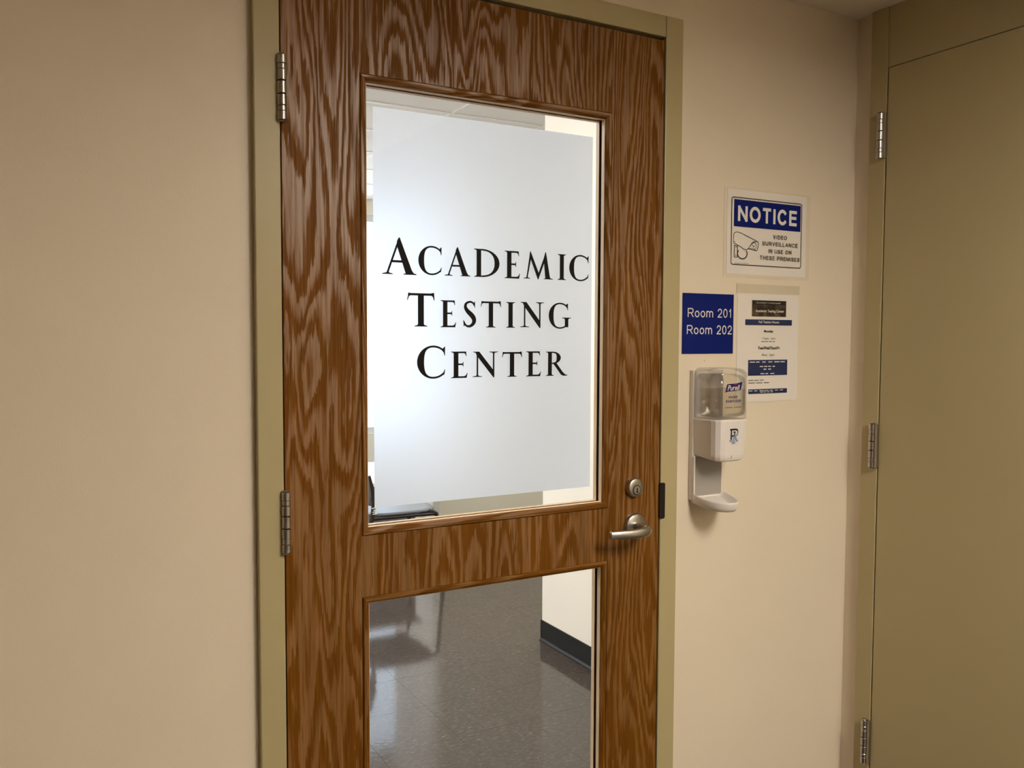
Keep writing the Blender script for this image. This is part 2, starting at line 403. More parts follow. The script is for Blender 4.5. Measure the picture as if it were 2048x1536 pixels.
# ------------------------------------------------------------------ the wooden door
d1 = empty('door_1', ((DX0+DX1)/2, .02, 0)); tag(d1, 'oak veneer door with two glass lites and a lever handle', 'door', kind='structure')
DY0, DY1 = .003, .047
UL = (.5865, 1.1960, Z(-.4045), Z(.5178))      # upper lite, outside of the moulding
LL = (.5875, 1.1950, Z(-1.215), Z(-.5318))     # lower lite
g = .0006
box('stile', M_woodz, DX0, UL[0]-g, DY0, DY1, .01, DZ1, d1)
box('stile', M_woodz, UL[1]+g, DX1, DY0, DY1, .01, DZ1, d1)
box('top_rail', M_woodz, UL[0]-g+.0001, UL[1]+g-.0001, DY0, DY1, UL[3]+g, DZ1, d1)
box('middle_rail', M_woodz, UL[0]-g+.0004, UL[1]+g-.0004, DY0+.0002, DY1, LL[3]+g, UL[2]-g, d1)
box('bottom_rail', M_woodz, UL[0]-g+.0001, UL[1]+g-.0001, DY0, DY1, .01, LL[2]-g, d1)
GY0, GY1 = .0215, .0275                        # glass pane
MW = .0155
def lite(R, tagname):
    x0, x1, z0, z1 = R
    prof = [(0, DY0-.0002), (.0022, DY0-.0026), (.0075, DY0-.0022), (.0125, DY0+.0012), (MW-.001, DY0+.0055), (MW-.001, GY0-.0012), (0, GY0-.0012)]
    profb = [(0, DY1+.0002), (.0022, DY1+.0026), (.0075, DY1+.0022), (MW-.001, DY1-.004), (MW-.001, GY1+.0030), (0, GY1+.0030)]
    profs = [(MW-.0009, DY0+.0062), (MW, DY0+.0062), (MW, GY0-.0013), (MW-.0009, GY0-.0013)]
    profsb = [(MW-.0009, DY1-.0045), (MW, DY1-.0045), (MW, GY1+.0031), (MW-.0009, GY1+.0031)]
    for pr in (prof, profb, profs, profsb):
        # four mitred strips
        for side in range(4):
            def P(u, y, end):
                if side == 0: return (x0+u, y, (z0+u) if end == 0 else (z1-u))
                if side == 1: return (x1-u, y, (z0+u) if end == 0 else (z1-u))
                if side == 2: return ((x0+u) if end == 0 else (x1-u), y, z0+u)
                return ((x0+u) if end == 0 else (x1-u), y, z1-u)
            mb = MB(); mb.loft([[P(u, y, 0) for u, y in pr], [P(u, y, 1) for u, y in pr]], smooth=False)
            pale = pr in (profs, profsb)
            mb.build('glazing_stop' if pale else 'moulding', M_pale if pale else M_woodz if side < 2 else M_woodx, d1)
    # dark glazing gasket just inside the stops
    gk = MB(); e = MW-.0035
    for (a0, a1, b0, b1) in ((x0, x0+e, z0, z1), (x1-e, x1, z0, z1), (x0+e, x1-e, z0, z0+e), (x0+e, x1-e, z1-e, z1)):
        gk.box(a0, a1, GY0-.0012, GY0-.0001, b0, b1); gk.box(a0, a1, GY1+.0001, GY1+.003, b0, b1)
    gk.build('gasket', M_dark, d1)
    return box('glass_pane', M_glass, x0+.004, x1-.004, GY0, GY1, z0+.004, z1-.004, d1)
pane = lite(UL, 'upper'); pane2 = lite(LL, 'lower')
pane['label'] = 'clear glass of the upper lite'; pane2['label'] = 'clear glass of the lower lite'
# frosted film behind the upper pane
FR = (.6225, 1.1610, Z(-.3540), Z(.4640))
fo = flat('frosted_film', [rect(*FR)], GY1+.0004, M_film, d1); fo['label'] = 'translucent white film on the upper glass'

# ---- roman capitals, unit height
STEM, THIN = .205, .07
def stem(x0, x1, y0=0., y1=1., bl=.1, br=.1, tl=.1, tr=.1, st=.022, sh=.085):
    p = []
    if bl or br: p += [(x0-bl, y0), (x1+br, y0), (x1+br, y0+st), (x1+br*.4, y0+st*1.7), (x1+br*.1, y0+sh*.62), (x1, y0+sh)]
    else: p += [(x0, y0), (x1, y0)]
    if tl or tr: p += [(x1, y1-sh), (x1+tr*.1, y1-sh*.62), (x1+tr*.4, y1-st*1.7), (x1+tr, y1-st), (x1+tr, y1), (x0-tl, y1), (x0-tl, y1-st), (x0-tl*.4, y1-st*1.7), (x0-tl*.1, y1-sh*.62), (x0, y1-sh)]
    else: p += [(x1, y1), (x0, y1)]
    if bl or br: p += [(x0, y0+sh), (x0-bl*.1, y0+sh*.62), (x0-bl*.4, y0+st*1.7), (x0-bl, y0+st)]
    return p
def band(outer, inner):
    return [[outer[i], outer[i+1], inner[i+1], inner[i]] for i in range(len(outer)-1)]
def arc(cx, cy, rx, ry, a0, a1, tk, tn, thickside, n=40):
    o_, i_ = [], []
    for k in range(n+1):
        a = math.radians(a0+(a1-a0)*k/n); c, s_ = math.cos(a), math.sin(a)
        t = tn+(tk-tn)*max(0., thickside*c)**1.1
        o_.append((cx+rx*c, cy+ry*s_)); i_.append((cx+(rx-t)*c if thickside*c > 0 else cx+(rx-tn)*c, cy+(ry-tn)*s_))
    return band(o_, i_)
def glyph(ch):
    if ch == 'I': return [stem(.095, .285)], .38
    if ch == 'T':
        return [stem(.345, .535, 0, .99, .11, .11, 0, 0), [(.03, 1.0), (.85, 1.0), (.85, .93), (.03, .93)],
                [(.055, 1.01), (.045, 1.01), (0, .79), (.022, .79), (.06, .90), (.13, .946), (.13, 1.0)],
                [(.825, 1.02), (.865, 1.02), (.88, .79), (.858, .79), (.82, .90), (.75, .946), (.75, 1.0)]], .88
    if ch == 'E':
        return [stem(.095, .28, 0, 1, .1, .02, .1, .02), rect(.2, .56, .937, 1.), rect(.2, .47, .487, .55), rect(.2, .57, 0, .066),
                [(.555, 1.0), (.585, 1.0), (.595, .82), (.577, .82), (.55, .90), (.49, .95), (.49, 1.)],
                [(.46, .43), (.478, .43), (.478, .61), (.46, .61), (.44, .55), (.40, .54), (.40, .497), (.44, .487)],
                [(.55, 0), (.605, 0), (.64, .19), (.622, .19), (.57, .10), (.48, .054), (.48, 0)]], .64
    if ch == 'A':
        return [[(.47, 1.03), (.50, 1.03), (.89, .0), (.675, .0), (.41, .82), (.42, .93)], [(.47, 1.03), (.495, .99), (.445, .80), (.165, .0), (.105, .0)],
                rect(.24, .70, .33, .395),
                [(0, 0), (.30, 0), (.30, .02), (.20, .045), (.17, .12), (.12, .05), (0, .02)],
                [(.60, 0), (.98, 0), (.98, .02), (.90, .045), (.84, .13), (.66, .11), (.69, .045), (.60, .02)]], .98
    if ch == 'M':
        return [[(.135, 0), (.185, 0), (.335, .80), (.30, 1.0), (.285, 1.0)], [(.285, 1.02), (.31, 1.02), (.64, .22), (.625, -.02), (.60, -.02), (.26, .86)],
                [(.60, -.02), (.625, -.02), (.93, .80), (.93, 1.0), (.915, 1.0), (.60, .14)], [(.90, 1.02), (.93, 1.02), (1.11, 0), (.905, 0), (.835, .78)],
                [(.03, 0), (.30, 0), (.30, .02), (.21, .04), (.19, .12), (.15, .12), (.13, .04), (.03, .02)],
                [(.84, 0), (1.22, 0), (1.22, .02), (1.12, .045), (1.08, .12), (.94, .12), (.92, .045), (.84, .02)]], 1.22
    if ch == 'N':
        return [stem(.165, .232, 0, .92, .17, .17, 0, 0), [(.10, 1.0), (.28, 1.0), (.92, .22), (.92, -.03), (.88, -.03), (.17, .84)],
                stem(.858, .925, .0, 1., 0, 0, .15, .16), [(.02, 1.0), (.26, 1.0), (.24, .93), (.17, .86), (.12, .95), (.02, .98)]], 1.08
    if ch == 'D':
        P = arc(.32, .5, .71, .5, 90, -90, STEM, .06, 1)
        return [stem(.095, .28, 0, 1, .1, .05, .1, .05)] + P + [rect(.2, .33, .95, 1.), rect(.2, .33, 0, .05)], 1.03
    if ch in 'CG':
        P = arc(.50, .5, .50, .515, 50, 310, STEM*1.05, .06, -1)
        if ch == 'C':
            P += [[(.80, .93), (.86, .985), (.87, .985), (.865, .70), (.845, .70), (.82, .80), (.76, .875)], [(.815, .10), (.85, .11), (.87, .27), (.852, .27), (.82, .19), (.77, .135)]]
            return P, .87
        P = arc(.50, .5, .50, .515, 55, 300, STEM*1.05, .06, -1)
        P += [[(.77, .95), (.85, .985), (.86, .985), (.855, .72), (.835, .72), (.81, .81), (.72, .90)], stem(.72, .88, .05, .43, 0, 0, .12, .12), [(.70, .03), (.75, .045), (.88, .09), (.88, .14), (.72, .12)]]
        return P, 1.0
    if ch == 'S':
        c = spline([(.455, .84), (.40, .93), (.27, .972), (.12, .90), (.095, .75), (.19, .60), (.33, .47), (.43, .33), (.43, .17), (.31, .045), (.17, .03), (.075, .10), (.03, .2)], 6)
        n = len(c); o_, i_ = [], []
        for k, p in enumerate(c):
            a = Vector(c[max(k-1, 0)]); b = Vector(c[min(k+1, n-1)]); d = (b-a).normalized(); t = k/(n-1)
            wd = .034+.062*math.exp(-((t-.52)/.22)**2)
            q = Vector((-d.y, d.x))*wd; o_.append(tuple(Vector(p)+q)); i_.append(tuple(Vector(p)-q))
        return band(o_, i_) + [[(.43, .93), (.47, .99), (.485, .99), (.48, .74), (.462, .74), (.44, .82)], [(.07, .07), (.03, .02), (.02, .02), (.0, .27), (.02, .27), (.06, .17)]], .54
    if ch == 'R':
        P = arc(.32, .745, .39, .255, 90, -90, STEM, .06, 1, 24)
        return [stem(.095, .28, 0, 1, .1, .1, .1, .02)] + P + [rect(.2, .33, .95, 1.), rect(.2, .36, .49, .54),
                [(.33, .52), (.50, .53), (.80, .16), (.92, .055), (1.04, .02), (1.04, 0), (.84, -.012), (.72, .04)]], 1.04
LET = [('A',.6385,.7148,.1277,.2036),('C',.7186,.7719,.1290,.1902),('A',.7789,.8404,.1295,.1907),('D',.8489,.9114,.1295,.1901),('E',.9242,.9633,.1292,.1895),
       ('M',.9726,1.0497,.1292,.1912),('I',1.0623,1.0848,.1304,.1889),('C',1.0936,1.1471,.1292,.1897),
       ('T',.6931,.7556,.0209,.0918),('E',.7695,.8059,.0199,.0772),('S',.8226,.8539,.0198,.0773),('T',.8650,.9156,.0203,.0782),('I',.9284,.9510,.0202,.0768),
       ('N',.9641,1.0265,.0201,.0780),('G',1.0390,1.0995,.0189,.0785),
       ('C',.7153,.7800,-.0893,-.0190),('E',.7941,.8335,-.0890,-.0320),('N',.8456,.9085,-.0892,-.0324),('T',.9181,.9696,-.0888,-.0327),
       ('E',.9803,1.0193,-.0888,-.0324),('R',1.0324,1.0909,-.0893,-.0333)]
for ch, xa, xb, za, zb in LET:
    P, wd = glyph(ch)
    allp = [p for q in P for p in q]; mx0, mx1 = min(p[0] for p in allp), max(p[0] for p in allp); my0, my1 = min(p[1] for p in allp), max(p[1] for p in allp)
    Q = [[(xa+(p[0]-mx0)/(mx1-mx0)*(xb-xa), Z(za+(p[1]-my0)/(my1-my0)*(zb-za))) for p in q] for q in P]
    o = flat('letter', Q, GY0-.0004, M_inkb, d1); o['label'] = 'black vinyl letter ' + ch
# tempered-glass stamp, too small to read
st = []
for (xa, xb, z_) in ((.6135, .6300, -.3540), (.6170, .6240, -.3582), (.6150, .6275, -.3620), (.6155, .6260, -.3662)):
    st.append([(xa, Z(z_-.001)), (xb-.0005, Z(z_-.0005)), (xb, Z(z_+.0014)), (xa+.0008, Z(z_+.001))])
flat('glass_stamp', st, GY0-.0003, M_glossy, d1)

# ---- hinges
def hinge(parent, x, y, z0, z1, axis_x, leaf_m, barrel_m, leaf):
    """barrel at (x, y) from z0 to z1; leaf: box extents"""
    h = MB().box(*leaf).build('hinge', leaf_m, parent, .0006)
    H = z1-z0; r = .0088; cuts = [0.0, .185, .40, .60, .815, 1.0]
    for i in range(5):
        a = z0+H*cuts[i]+.0011; b = z0+H*cuts[i+1]-.0011
        rr = r if i not in (9,) else r
        if i in (0, 3): b -= .0045 if i == 0 else .0045
        if i in (1, 4): a += .0045
        MB().lathe((x, y, 0), (0, 0, 1), [(rr-.0008, a), (rr, a+.0008), (rr, b-.0008), (rr-.0008, b)], 20, hard=True).build('knuckle', barrel_m, h)
    MB().lathe((x, y, 0), (0, 0, 1), [(r*.7, z0+.001), (r*.7, z1-.001)], 14).build('hinge_pin', M_blackmetal, h)
    for zc in (z0+H*.185, z0+H*.815):
        MB().lathe((x, y, 0), (0, 0, 1), [(r-.0014, zc-.0050), (r-.0006, zc-.0040), (r-.0006, zc+.0040), (r-.0014, zc+.0050)], 20, hard=True).build('bearing', barrel_m, h)
    for a, b in ((z0-.0022, z0+.0006), (z1-.0006, z1+.0022)):
        MB().lathe((x, y, 0), (0, 0, 1), [(r*.72, a), (r*.86, (a+b)/2), (r*.72, b)], 18, hard=True).build('pin_tip', barrel_m, h)
    return h
for za, zb in ((.4045, .527), (-.4190, -.2990), (-1.245, -1.125)):
    hinge(d1, .4312, -.0055, Z(za), Z(zb), 0, M_nickeld, M_nickel, (.4290, .4316, -.004, .040, Z(za)+.001, Z(zb)-.001))

# ---- deadbolt and lever
db = MB().lathe((1.2690, DY0, Z(-.3600)), (0, -1, 0), [(.0232, 0), (.0232, .010), (.0220, .0130), (.0200, .0145), (.0125, .0148)], 36).build('deadbolt_collar', M_nickel, d1)
MB().lathe((1.2695, DY0-.0146, Z(-.3655)), (0, -1, 0), [(.0105, 0), (.0105, .0014), (.0095, .0022)], 28).build('lock_cylinder', M_nickel, db)
MB().lathe((1.2695, DY0-.0145, Z(-.3655)), (0, -1, 0), [(.0120, 0), (.0120, .0007)], 28).build('lock_ring', M_blackmetal, db)
kh = [[(1.2681, Z(-.3725)), (1.2711, Z(-.3725)), (1.2711, Z(-.3600)), (1.2681, Z(-.3600))]]
kh.append([(1.2696+.0026*math.cos(a*math.pi/6), Z(-.3700)+.0026*math.sin(a*math.pi/6)) for a in range(12)])
flat('keyhole', kh, DY0-.0172, M_dark, db)
RC = (1.2745, DY0, Z(-.4560))
rose = MB().lathe(RC, (0, -1, 0), [(.0325, 0), (.0325, .006), (.0312, .0095), (.028, .0115), (.014, .0125)], 40).build('lever_rose', M_nickel, d1)
neck = [(1.2745, -.004, Z(-.4545)), (1.2750, -.020, Z(-.4545)), (1.2758, -.036, Z(-.4550)), (1.2750, -.048, Z(-.4555)), (1.2690, -.0575, Z(-.4558)),
        (1.2570, -.0625, Z(-.4560)), (1.2400, -.0645, Z(-.4562)), (1.2150, -.0640, Z(-.4562)), (1.1900, -.0600, Z(-.4560)), (1.1690, -.0545, Z(-.4557)), (1.1640, -.0530, Z(-.4556)), (1.1620, -.0524, Z(-.4556))]
rad = [(.0115, .0115), (.0105, .0105), (.0095, .0110), (.0088, .0122), (.0080, .0126), (.0072, .0124), (.0066, .0118), (.0060, .0110), (.0058, .0104), (.0056, .0098), (.0050, .0086), (.0030, .0055)]
NP = spline([Vector(p) for p in neck], 4); NR = spline(rad, 4)
MB().tube([tuple(p) for p in NP], [tuple(r) for r in NR], 20, flat=(0, 0, 1)).build('lever_handle', M_nickel, rose)

# ------------------------------------------------------------------ the flush olive door on the right-hand wall
OX = 2.032
t2 = empty('trim_2', (OX, -.5, 0)); tag(t2, 'olive frame of the flush door, reaching the ceiling', 'door frame', kind='structure')
box('jamb', M_olive, OX, RX+.10, -.0905, -.038, 0, CZ-.0005, t2, .002)
box('jamb', M_olive, OX, RX+.10, -1.080, -1.0305, 0, CZ-.0005, t2, .002)
box('head_panel', M_olive, OX+.0025, RX+.10, -1.0300, -.0912, Z(.7255), CZ-.0005, t2, .001)
box('door_stop', M_olive, OX+.05, RX+.10, -1.030, -.091, 0, Z(.722), t2)
d2 = empty('door_2', (OX+.02, -.56, 0)); tag(d2, 'flush olive painted door in the right-hand wall', 'door', kind='structure')
box('door_leaf', M_olive, OX+.001, OX+.046, -1.0275, -.0945, .01, Z(.7228), d2, .001)
for za, zb in ((.484, .606), (-.356, -.234), (-1.190, -1.066)):
    hinge(d2, OX-.0085, -.0790, Z(za), Z(zb), 0, M_nickeld, M_nickel, (OX-.0085, OX+.004, -.0955, -.0835, Z(za)+.001, Z(zb)-.001))

# ------------------------------------------------------------------ signs
ns = empty('notice_sign', (1.715, WY, Z(.156))); tag(ns, 'laminated notice sign with blue NOTICE band and camera drawing', 'sign')
def sheet(name, x0, x1, z0, z1, y0, th, m_, parent, tilt=0., curl=0.):
    """sheet of real thickness, slightly bowed"""
    n = 12; mb = MB(); fr, bk = [], []
    for j in range(n+1):
        for i in range(n+1):
            u, v = i/n, j/n; b = curl*(1-v)**3*(abs(2*u-1)**2)
            fr.append((x0+(x1-x0)*u, y0-th-b, z0+(z1-z0)*v)); bk.append((x0+(x1-x0)*u, y0-b*.98, z0+(z1-z0)*v))
    q = [(j*(n+1)+i, j*(n+1)+i+1, (j+1)*(n+1)+i+1, (j+1)*(n+1)+i) for j in range(n) for i in range(n)]
    mb.add(fr, q, True); mb.add(bk, [f[::-1] for f in q], True)
    o_ = len(fr); rim = [i for i in range(n+1)] + [j*(n+1)+n for j in range(1, n+1)] + [n*(n+1)+i for i in range(n-1, -1, -1)] + [j*(n+1) for j in range(n-1, 0, -1)]
    mb.v  # rim wall
    base_ = 0
    for k in range(len(rim)):
        a, b = rim[k], rim[(k+1) % len(rim)]; mb.add([fr[a], fr[b], bk[b], bk[a]], [(0, 1, 2, 3)])
    return mb.build(name, m_, parent)
sheet('laminate_sheet', 1.5600, 1.8710, Z(.1560), Z(.3855), WY-.0002, .0006, M_lam, ns)
nsp = sheet('paper_sheet', 1.5690, 1.8555, Z(.1635), Z(.3805), WY-.0010, .0006, M_paper, ns, curl=.0006)
y = WY-.0024
def ring(x0, x1, z0, z1, r, w_): return stroke(rrect(x0, x1, z0, z1, r), w_, True)
flat('border_line', ring(1.5845, 1.8370, Z(.1885), Z(.3600),   .006, .0024), y, M_ink, nsp)
flat('blue_band', [rect(1.5925, 1.8330, Z(.2860), Z(.3552))], y, M_blue, nsp)
lettering('NOTICE', 1.6055, 1.8185, Z(.2995), Z(.3402), y-.0004, M_white, nsp, .20)
for s_, a, b, c_, e in (('VIDEO', 1.7322, 1.7826, .2610, .2718), ('SURVEILLANCE', 1.6933, 1.8228, .2440, .2516), ('IN USE ON', 1.7159, 1.7998, .2246, .2330), ('THESE PREMISES', 1.6856, 1.8307, .2062, .2146)):
    mid = (c_+e)/2; lettering(s_, a, b, Z(mid-.0053), Z(mid+.0053), y-.0004, M_ink, nsp, .165, .22)
W2 = .0016
P = lambda *q: [(a, Z(b)) for a, b in q]
cs = []
cs += stroke(P(*spline([(1.5921,.2471),(1.5922,.2600),(1.5940,.2680),(1.6000,.2712),(1.6060,.2718),(1.6156,.2705)], 4)), W2)
cs += stroke(P((1.6156,.2705),(1.6748,.2518)), W2)
cs += stroke(P(*spline([(1.6748,.2518),(1.6790,.2485),(1.6796,.2440),(1.6770,.2340),(1.6724,.2274),(1.6600,.2285),(1.6430,.2310),(1.6380,.2280),(1.6260,.2300),(1.6203,.2336)], 4)), W2)
cs += stroke(P((1.6203,.2336),(1.5940,.2431),(1.5921,.2471)), W2)
cs += stroke(P(*spline([(1.6422,.2298),(1.6520,.2400),(1.6560,.2460),(1.6610,.2492),(1.6748,.2518)], 4)), W2)
cs += stroke(P((1.6430,.2310),(1.6600,.2320),(1.6724,.2274)), W2*.8)
cs += stroke(P(*[(1.6645+.0072*math.cos(t*math.pi/8), .2395+.0085*math.sin(t*math.pi/8)) for t in range(-5, 9)]), W2*.7)
cs += stroke(P((1.5952,.2377),(1.6060,.2361),(1.6060,.2075),(1.5948,.2075)), W2, True)
flat('camera_outline', cs, y, M_ink, nsp)
arm = [(1.6235+.0165*math.cos(math.radians(t)), .2175+.0135*math.sin(math.radians(t))) for t in range(150, 400, 10)]
flat('camera_bracket', stroke(P(*arm), .0030), y, M_ink, nsp)
dots = []
for (a, b, r) in ((1.6625, .2381, .0020), (1.5965, .2462, .0014), (1.6009, .2331, .0014), (1.6007, .2119, .0014)):
    dots.append([(a+r*math.cos(t*math.pi/5), Z(b)+r*1.1*math.sin(t*math.pi/5)) for t in range(10)])
for d_ in dots: flat('camera_screw', [d_], y, M_ink, nsp)
flat('fine_print', [rect(1.5965, 1.6460, Z(.1915), Z(.1924))], y, M_ink, nsp)

rs = empty('room_sign', (1.51, WY, Z(-.041))); tag(rs, 'small blue sign reading Room 201 and Room 202', 'sign')
rsp = sheet('sign_plate', 1.4275, 1.5965, Z(-.0405), Z(.1110), WY-.0003, .0022, M_blue, rs)
lettering('Room 201', 1.4432, 1.5885, Z(.0510), Z(.0738), WY-.0029, M_white, rsp, .115)
lettering('Room 202', 1.4410, 1.5905, Z(.0085), Z(.0313), WY-.0029, M_white, rsp, .115)

fl = empty('flyer', (1.72, WY, Z(-.168))); tag(fl, 'white paper flyer listing testing hours, taped at its top', 'flyer')
flp = sheet('paper_sheet', 1.6110, 1.8345, Z(-.1690), Z(.1300), WY-.0006, .0004, M_paper, fl, curl=.0005)
sheet('tape_strip', 1.6070, 1.8360, Z(.1165), Z(.1400), WY-.0014, .0003, M_tape, fl)
y = WY-.0019
flat('picture_block', [rect(1.6620, 1.7862, Z(.0562), Z(.0985))], y, M_pic, flp)
flat('picture_band', [rect(1.6620, 1.7862, Z(.0870), Z(.0985))], y-.0001, M_ink, flp)
text('lettering', 'THE UNIVERSITY OF RHODE ISLAND', 1.6750, 1.7640, Z(.0905), Z(.0935), y-.0004, M_white, flp)
text('lettering', 'Academic Testing Center', 1.6746, 1.7785, Z(.0655), Z(.0745), y-.0004, M_white, flp, .02)
def bar(x0, x1, z0, z1, m_): flat('print_band', [rect(x0, x1, Z(z0), Z(z1))], y, m_, flp)
bar(1.6387, 1.8090, .0332, .0482, M_navy); bar(1.6520, 1.7948, -.0998, -.0584, M_navy); bar(1.6540, 1.7957, -.1480, -.1358, M_navy)
text('lettering', 'Fall Testing Hours', 1.6860, 1.7606, Z(.0365), Z(.0448), y-.0004, M_white, flp, .015)
text('lettering', 'Monday', 1.7065, 1.7400, Z(.0125), Z(.0208), y-.0003, M_ink, flp, .02)
text('lettering', '*12pm - 5pm', 1.6987, 1.7486, Z(-.0058), Z(.0012), y-.0003, M_grey, flp)
text('lettering', 'Tues/Wed/Thurs/Fri', 1.6853, 1.7647, Z(-.0306), Z(-.0228), y-.0003, M_ink, flp, .02)
text('lettering', '8am - 5pm', 1.7011, 1.7458, Z(-.0496), Z(-.0420), y-.0003, M_grey, flp)
def words(x0, x1, z, h, m_, n):
    rnd = random.Random(int(x0*1e5)+n); out = []; x = x0; step = (x1-x0)/n
    for i in range(n):
        wd = step*(.55+.33*rnd.random()); out.append(rect(x0+i*step, x0+i*step+wd, Z(z-h/2), Z(z+h/2)))
    flat('small_print', out, y-.0003, m_, flp)
words(1.6965, 1.7518, -.0099, .0016, M_grey, 4); words(1.6570, 1.7910, -.0640, .0024, M_white, 6); words(1.6930, 1.7550, -.0760, .0024, M_white, 4)
words(1.7070, 1.7400, -.0832, .0026, M_white, 2); words(1.6960, 1.7500, -.0950, .0024, M_white, 3); words(1.6530, 1.7150, -.1120, .0020, M_grey, 3)
words(1.6530, 1.7370, -.1190, .0022, M_grey, 3); words(1.6560, 1.7880, -.1400, .0018, M_white, 7); words(1.6960, 1.7480, -.1440, .0018, M_white, 4)

# ------------------------------------------------------------------ hand sanitizer dispenser
hs = empty('sanitizer_dispenser', (1.508, WY, Z(-.43))); tag(hs, 'white wall dispenser of hand sanitizer with clear bottle and drip tray', 'dispenser')
HX0, HX1, HYF = 1.4555, 1.5640, -.0860
def foot(z, inset=0., yf=HYF, r=.024, yb=.004, n=8):
    x0, x1, y0 = HX0+inset, HX1-inset, yf+inset; p = [(x0, yb, z)]
    for cx, cy, a in ((x0+r, y0+r, 180), (x1-r, y0+r, 270)):
        for i in range(n+1):
            t = math.radians(a+90*i/n); p.append((cx+r*math.cos(t), cy+r*math.sin(t)*1.0, z))
    p.append((x1, yb, z)); return p
# back plate with grey inset and rounded drip tray
bp_ = MB().box(1.4550, 1.5560, .004, WY-.0005, Z(-.410), Z(-.082)).build('back_plate', M_plwhite, hs, .002)
box('grey_panel', M_plgrey, 1.4600, 1.5520, .0026, .0042, Z(-.400), Z(-.300), hs)
rails = MB(); rails.box(1.4545, 1.4590, -.0040, .0045, Z(-.405), Z(-.298)); rails.build('side_rail', M_plwhite, hs, .0015)
def tray_ring(z, s, yb=.006):
    p = []; n = 28
    for i in range(n+1):
        a = math.pi*i/n; p.append((1.5050-.0500*s*math.cos(a), yb-(.100*s)*math.sin(a)**.8, z+.012*(1-math.sin(a))**2))
    return p
outer = [tray_ring(Z(-.430), .80), tray_ring(Z(-.4285), .92), tray_ring(Z(-.420), .985), tray_ring(Z(-.408), 1.0), tray_ring(Z(-.4045), .995), tray_ring(Z(-.4055), .955), tray_ring(Z(-.413), .88), tray_ring(Z(-.416), .70)]
MB().loft(outer).build('drip_tray', M_plwhite, hs)
# lower white shell, drafted and bowed at the bottom
rings = []
for z_, ins, dip in ((-.2955, .0100, .010), (-.2940, .0065, .0075), (-.2895, .0045, .0050), (-.2850, .0036, .003), (-.25, .0018, .001), (-.2030, 0., 0.), (-.2008, .0014, 0.), (-.2005, .004, 0.)):
    R_ = foot(Z(z_), ins, yb=.004, n=3)
    rings.append([(x, y_, z-dip*max(0., (-y_-.0)/.086)*1.0) for x, y_, z in R_])
lsh = MB().loft(rings, smooth=False).build('lower_shell', M_plwhite, hs, .0012)
flat('sensor_slit', [[(1.5015, Z(-.2955)), (1.5027, Z(-.2955)), (1.5042, Z(-.2890)), (1.5030, Z(-.2890))]], HYF+.0015, M_ink, lsh)
# clear cover: open shell
def shell(zs, m_, name, yb, r, th=.0018):
    o_, i_ = [], []
    for z_, ins in zs: o_.append(foot(Z(z_), ins, yb=yb, r=r))
    mb = MB(); mb.loft(o_, caps=False); mb.add(o_[-1], [tuple(range(len(o_[-1])))]); return mb.build(name, m_, hs)
cvr = shell([(-.2000, .0012), (-.150, .0012), (-.094, .0012), (-.085, .0028), (-.0785, .0075), (-.0755, .014), (-.0748, .020)], M_cover, 'clear_cover', .004, .024)
# refill bottle inside with gel up to the fill line
def bottle(zs, name, m_, ins0):
    R_ = []
    for z_, ins in zs: R_.append(foot(Z(z_), ins0+ins, r=.020, yb=.000))
    return MB().loft(R_).build(name, m_, hs)
bottle([(-.1960, .012), (-.1925, .004), (-.185, .0), (-.120, .0), (-.100, .002), (-.0925, .008), (-.090, .016)], 'refill_bottle', M_bottle, .0042)
bottle([(-.1950, .0135), (-.1915, .0052), (-.184, .0012), (-.1275, .0012)], 'gel', M_gel, .0042)
yl = HYF-.0002
lab = [(1.4780,-.1335),(1.4800,-.1255),(1.4830,-.1140),(1.4880,-.1125),(1.5000,-.1122),(1.5120,-.1118),(1.5230,-.1100),(1.5335,-.1075),(1.5320,-.1140),(1.5300,-.1240),(1.5270,-.1285),(1.5150,-.1300),(1.4980,-.1305),(1.4860,-.1312)]
yl = HYF+.0006
flat('label_flag', [P(*lab)], yl, M_purple, cvr)
flat('label_accent', [P((1.5045,-.1135),(1.5165,-.1130),(1.5150,-.1152),(1.5060,-.1155))], yl-.0003, M_red, cvr)
text('label_brand', 'Purell', 1.4850, 1.5250, Z(-.1285), Z(-.1155), yl-.0004, M_white, cvr, .01, .25)
lettering('HAND', 1.4895, 1.5175, Z(-.1482), Z(-.1415), yl, M_purple, cvr, .24, .24)
lettering('SANITIZER', 1.4810, 1.5285, Z(-.1582), Z(-.1515), yl, M_purple, cvr, .24, .24)
sm = []
for a, b in ((1.4785, 1.4860), (1.4868, 1.4940), (1.4950, 1.5020), (1.5070, 1.5115), (1.5130, 1.5320)): sm.append(P((a,-.1712),(b,-.1712),(b,-.1690),(a,-.1690)))
flat('small_print', sm, yl, M_grey, cvr)
# interlocked emblem on the white shell
ye = HYF+.0004; ex, ez = 1.4955, -.2225
E_ = lambda *q: [(ex+a*.001, Z(ez-b*.001)) for a, b in q]
dk = [E_((0,0),(22,0),(26,3),(27,7),(24,7),(21,4.2),(6.5,4.2),(6.5,27),(2.6,27),(2.6,4.2),(0,3.4)), E_((6.5,16),(12,16),(14,13),(14,10),(10.5,10),(10.5,7),(18,7),(18,11),(16.5,16),(13,19.5),(6.5,19.5))]
lt = [E_((-2,31),(1,27.2),(7,27.2),(8.5,31)), E_((11,19),(15,17),(15,31),(17.5,33),(17.5,36.5),(7.5,36.5),(7.5,33),(11,31)), E_((23,7.4),(27,7.4),(27,13),(24.5,17.5),(20,19.5),(24,28.5),(26.5,28.5),(26.5,32),(21,32),(15.4,20),(15.4,16.5),(20,16),(23,13))]
flat('emblem_dark', dk, ye, M_bnavy, lsh); flat('emblem_light', lt, ye-.0001, M_lblue, lsh)
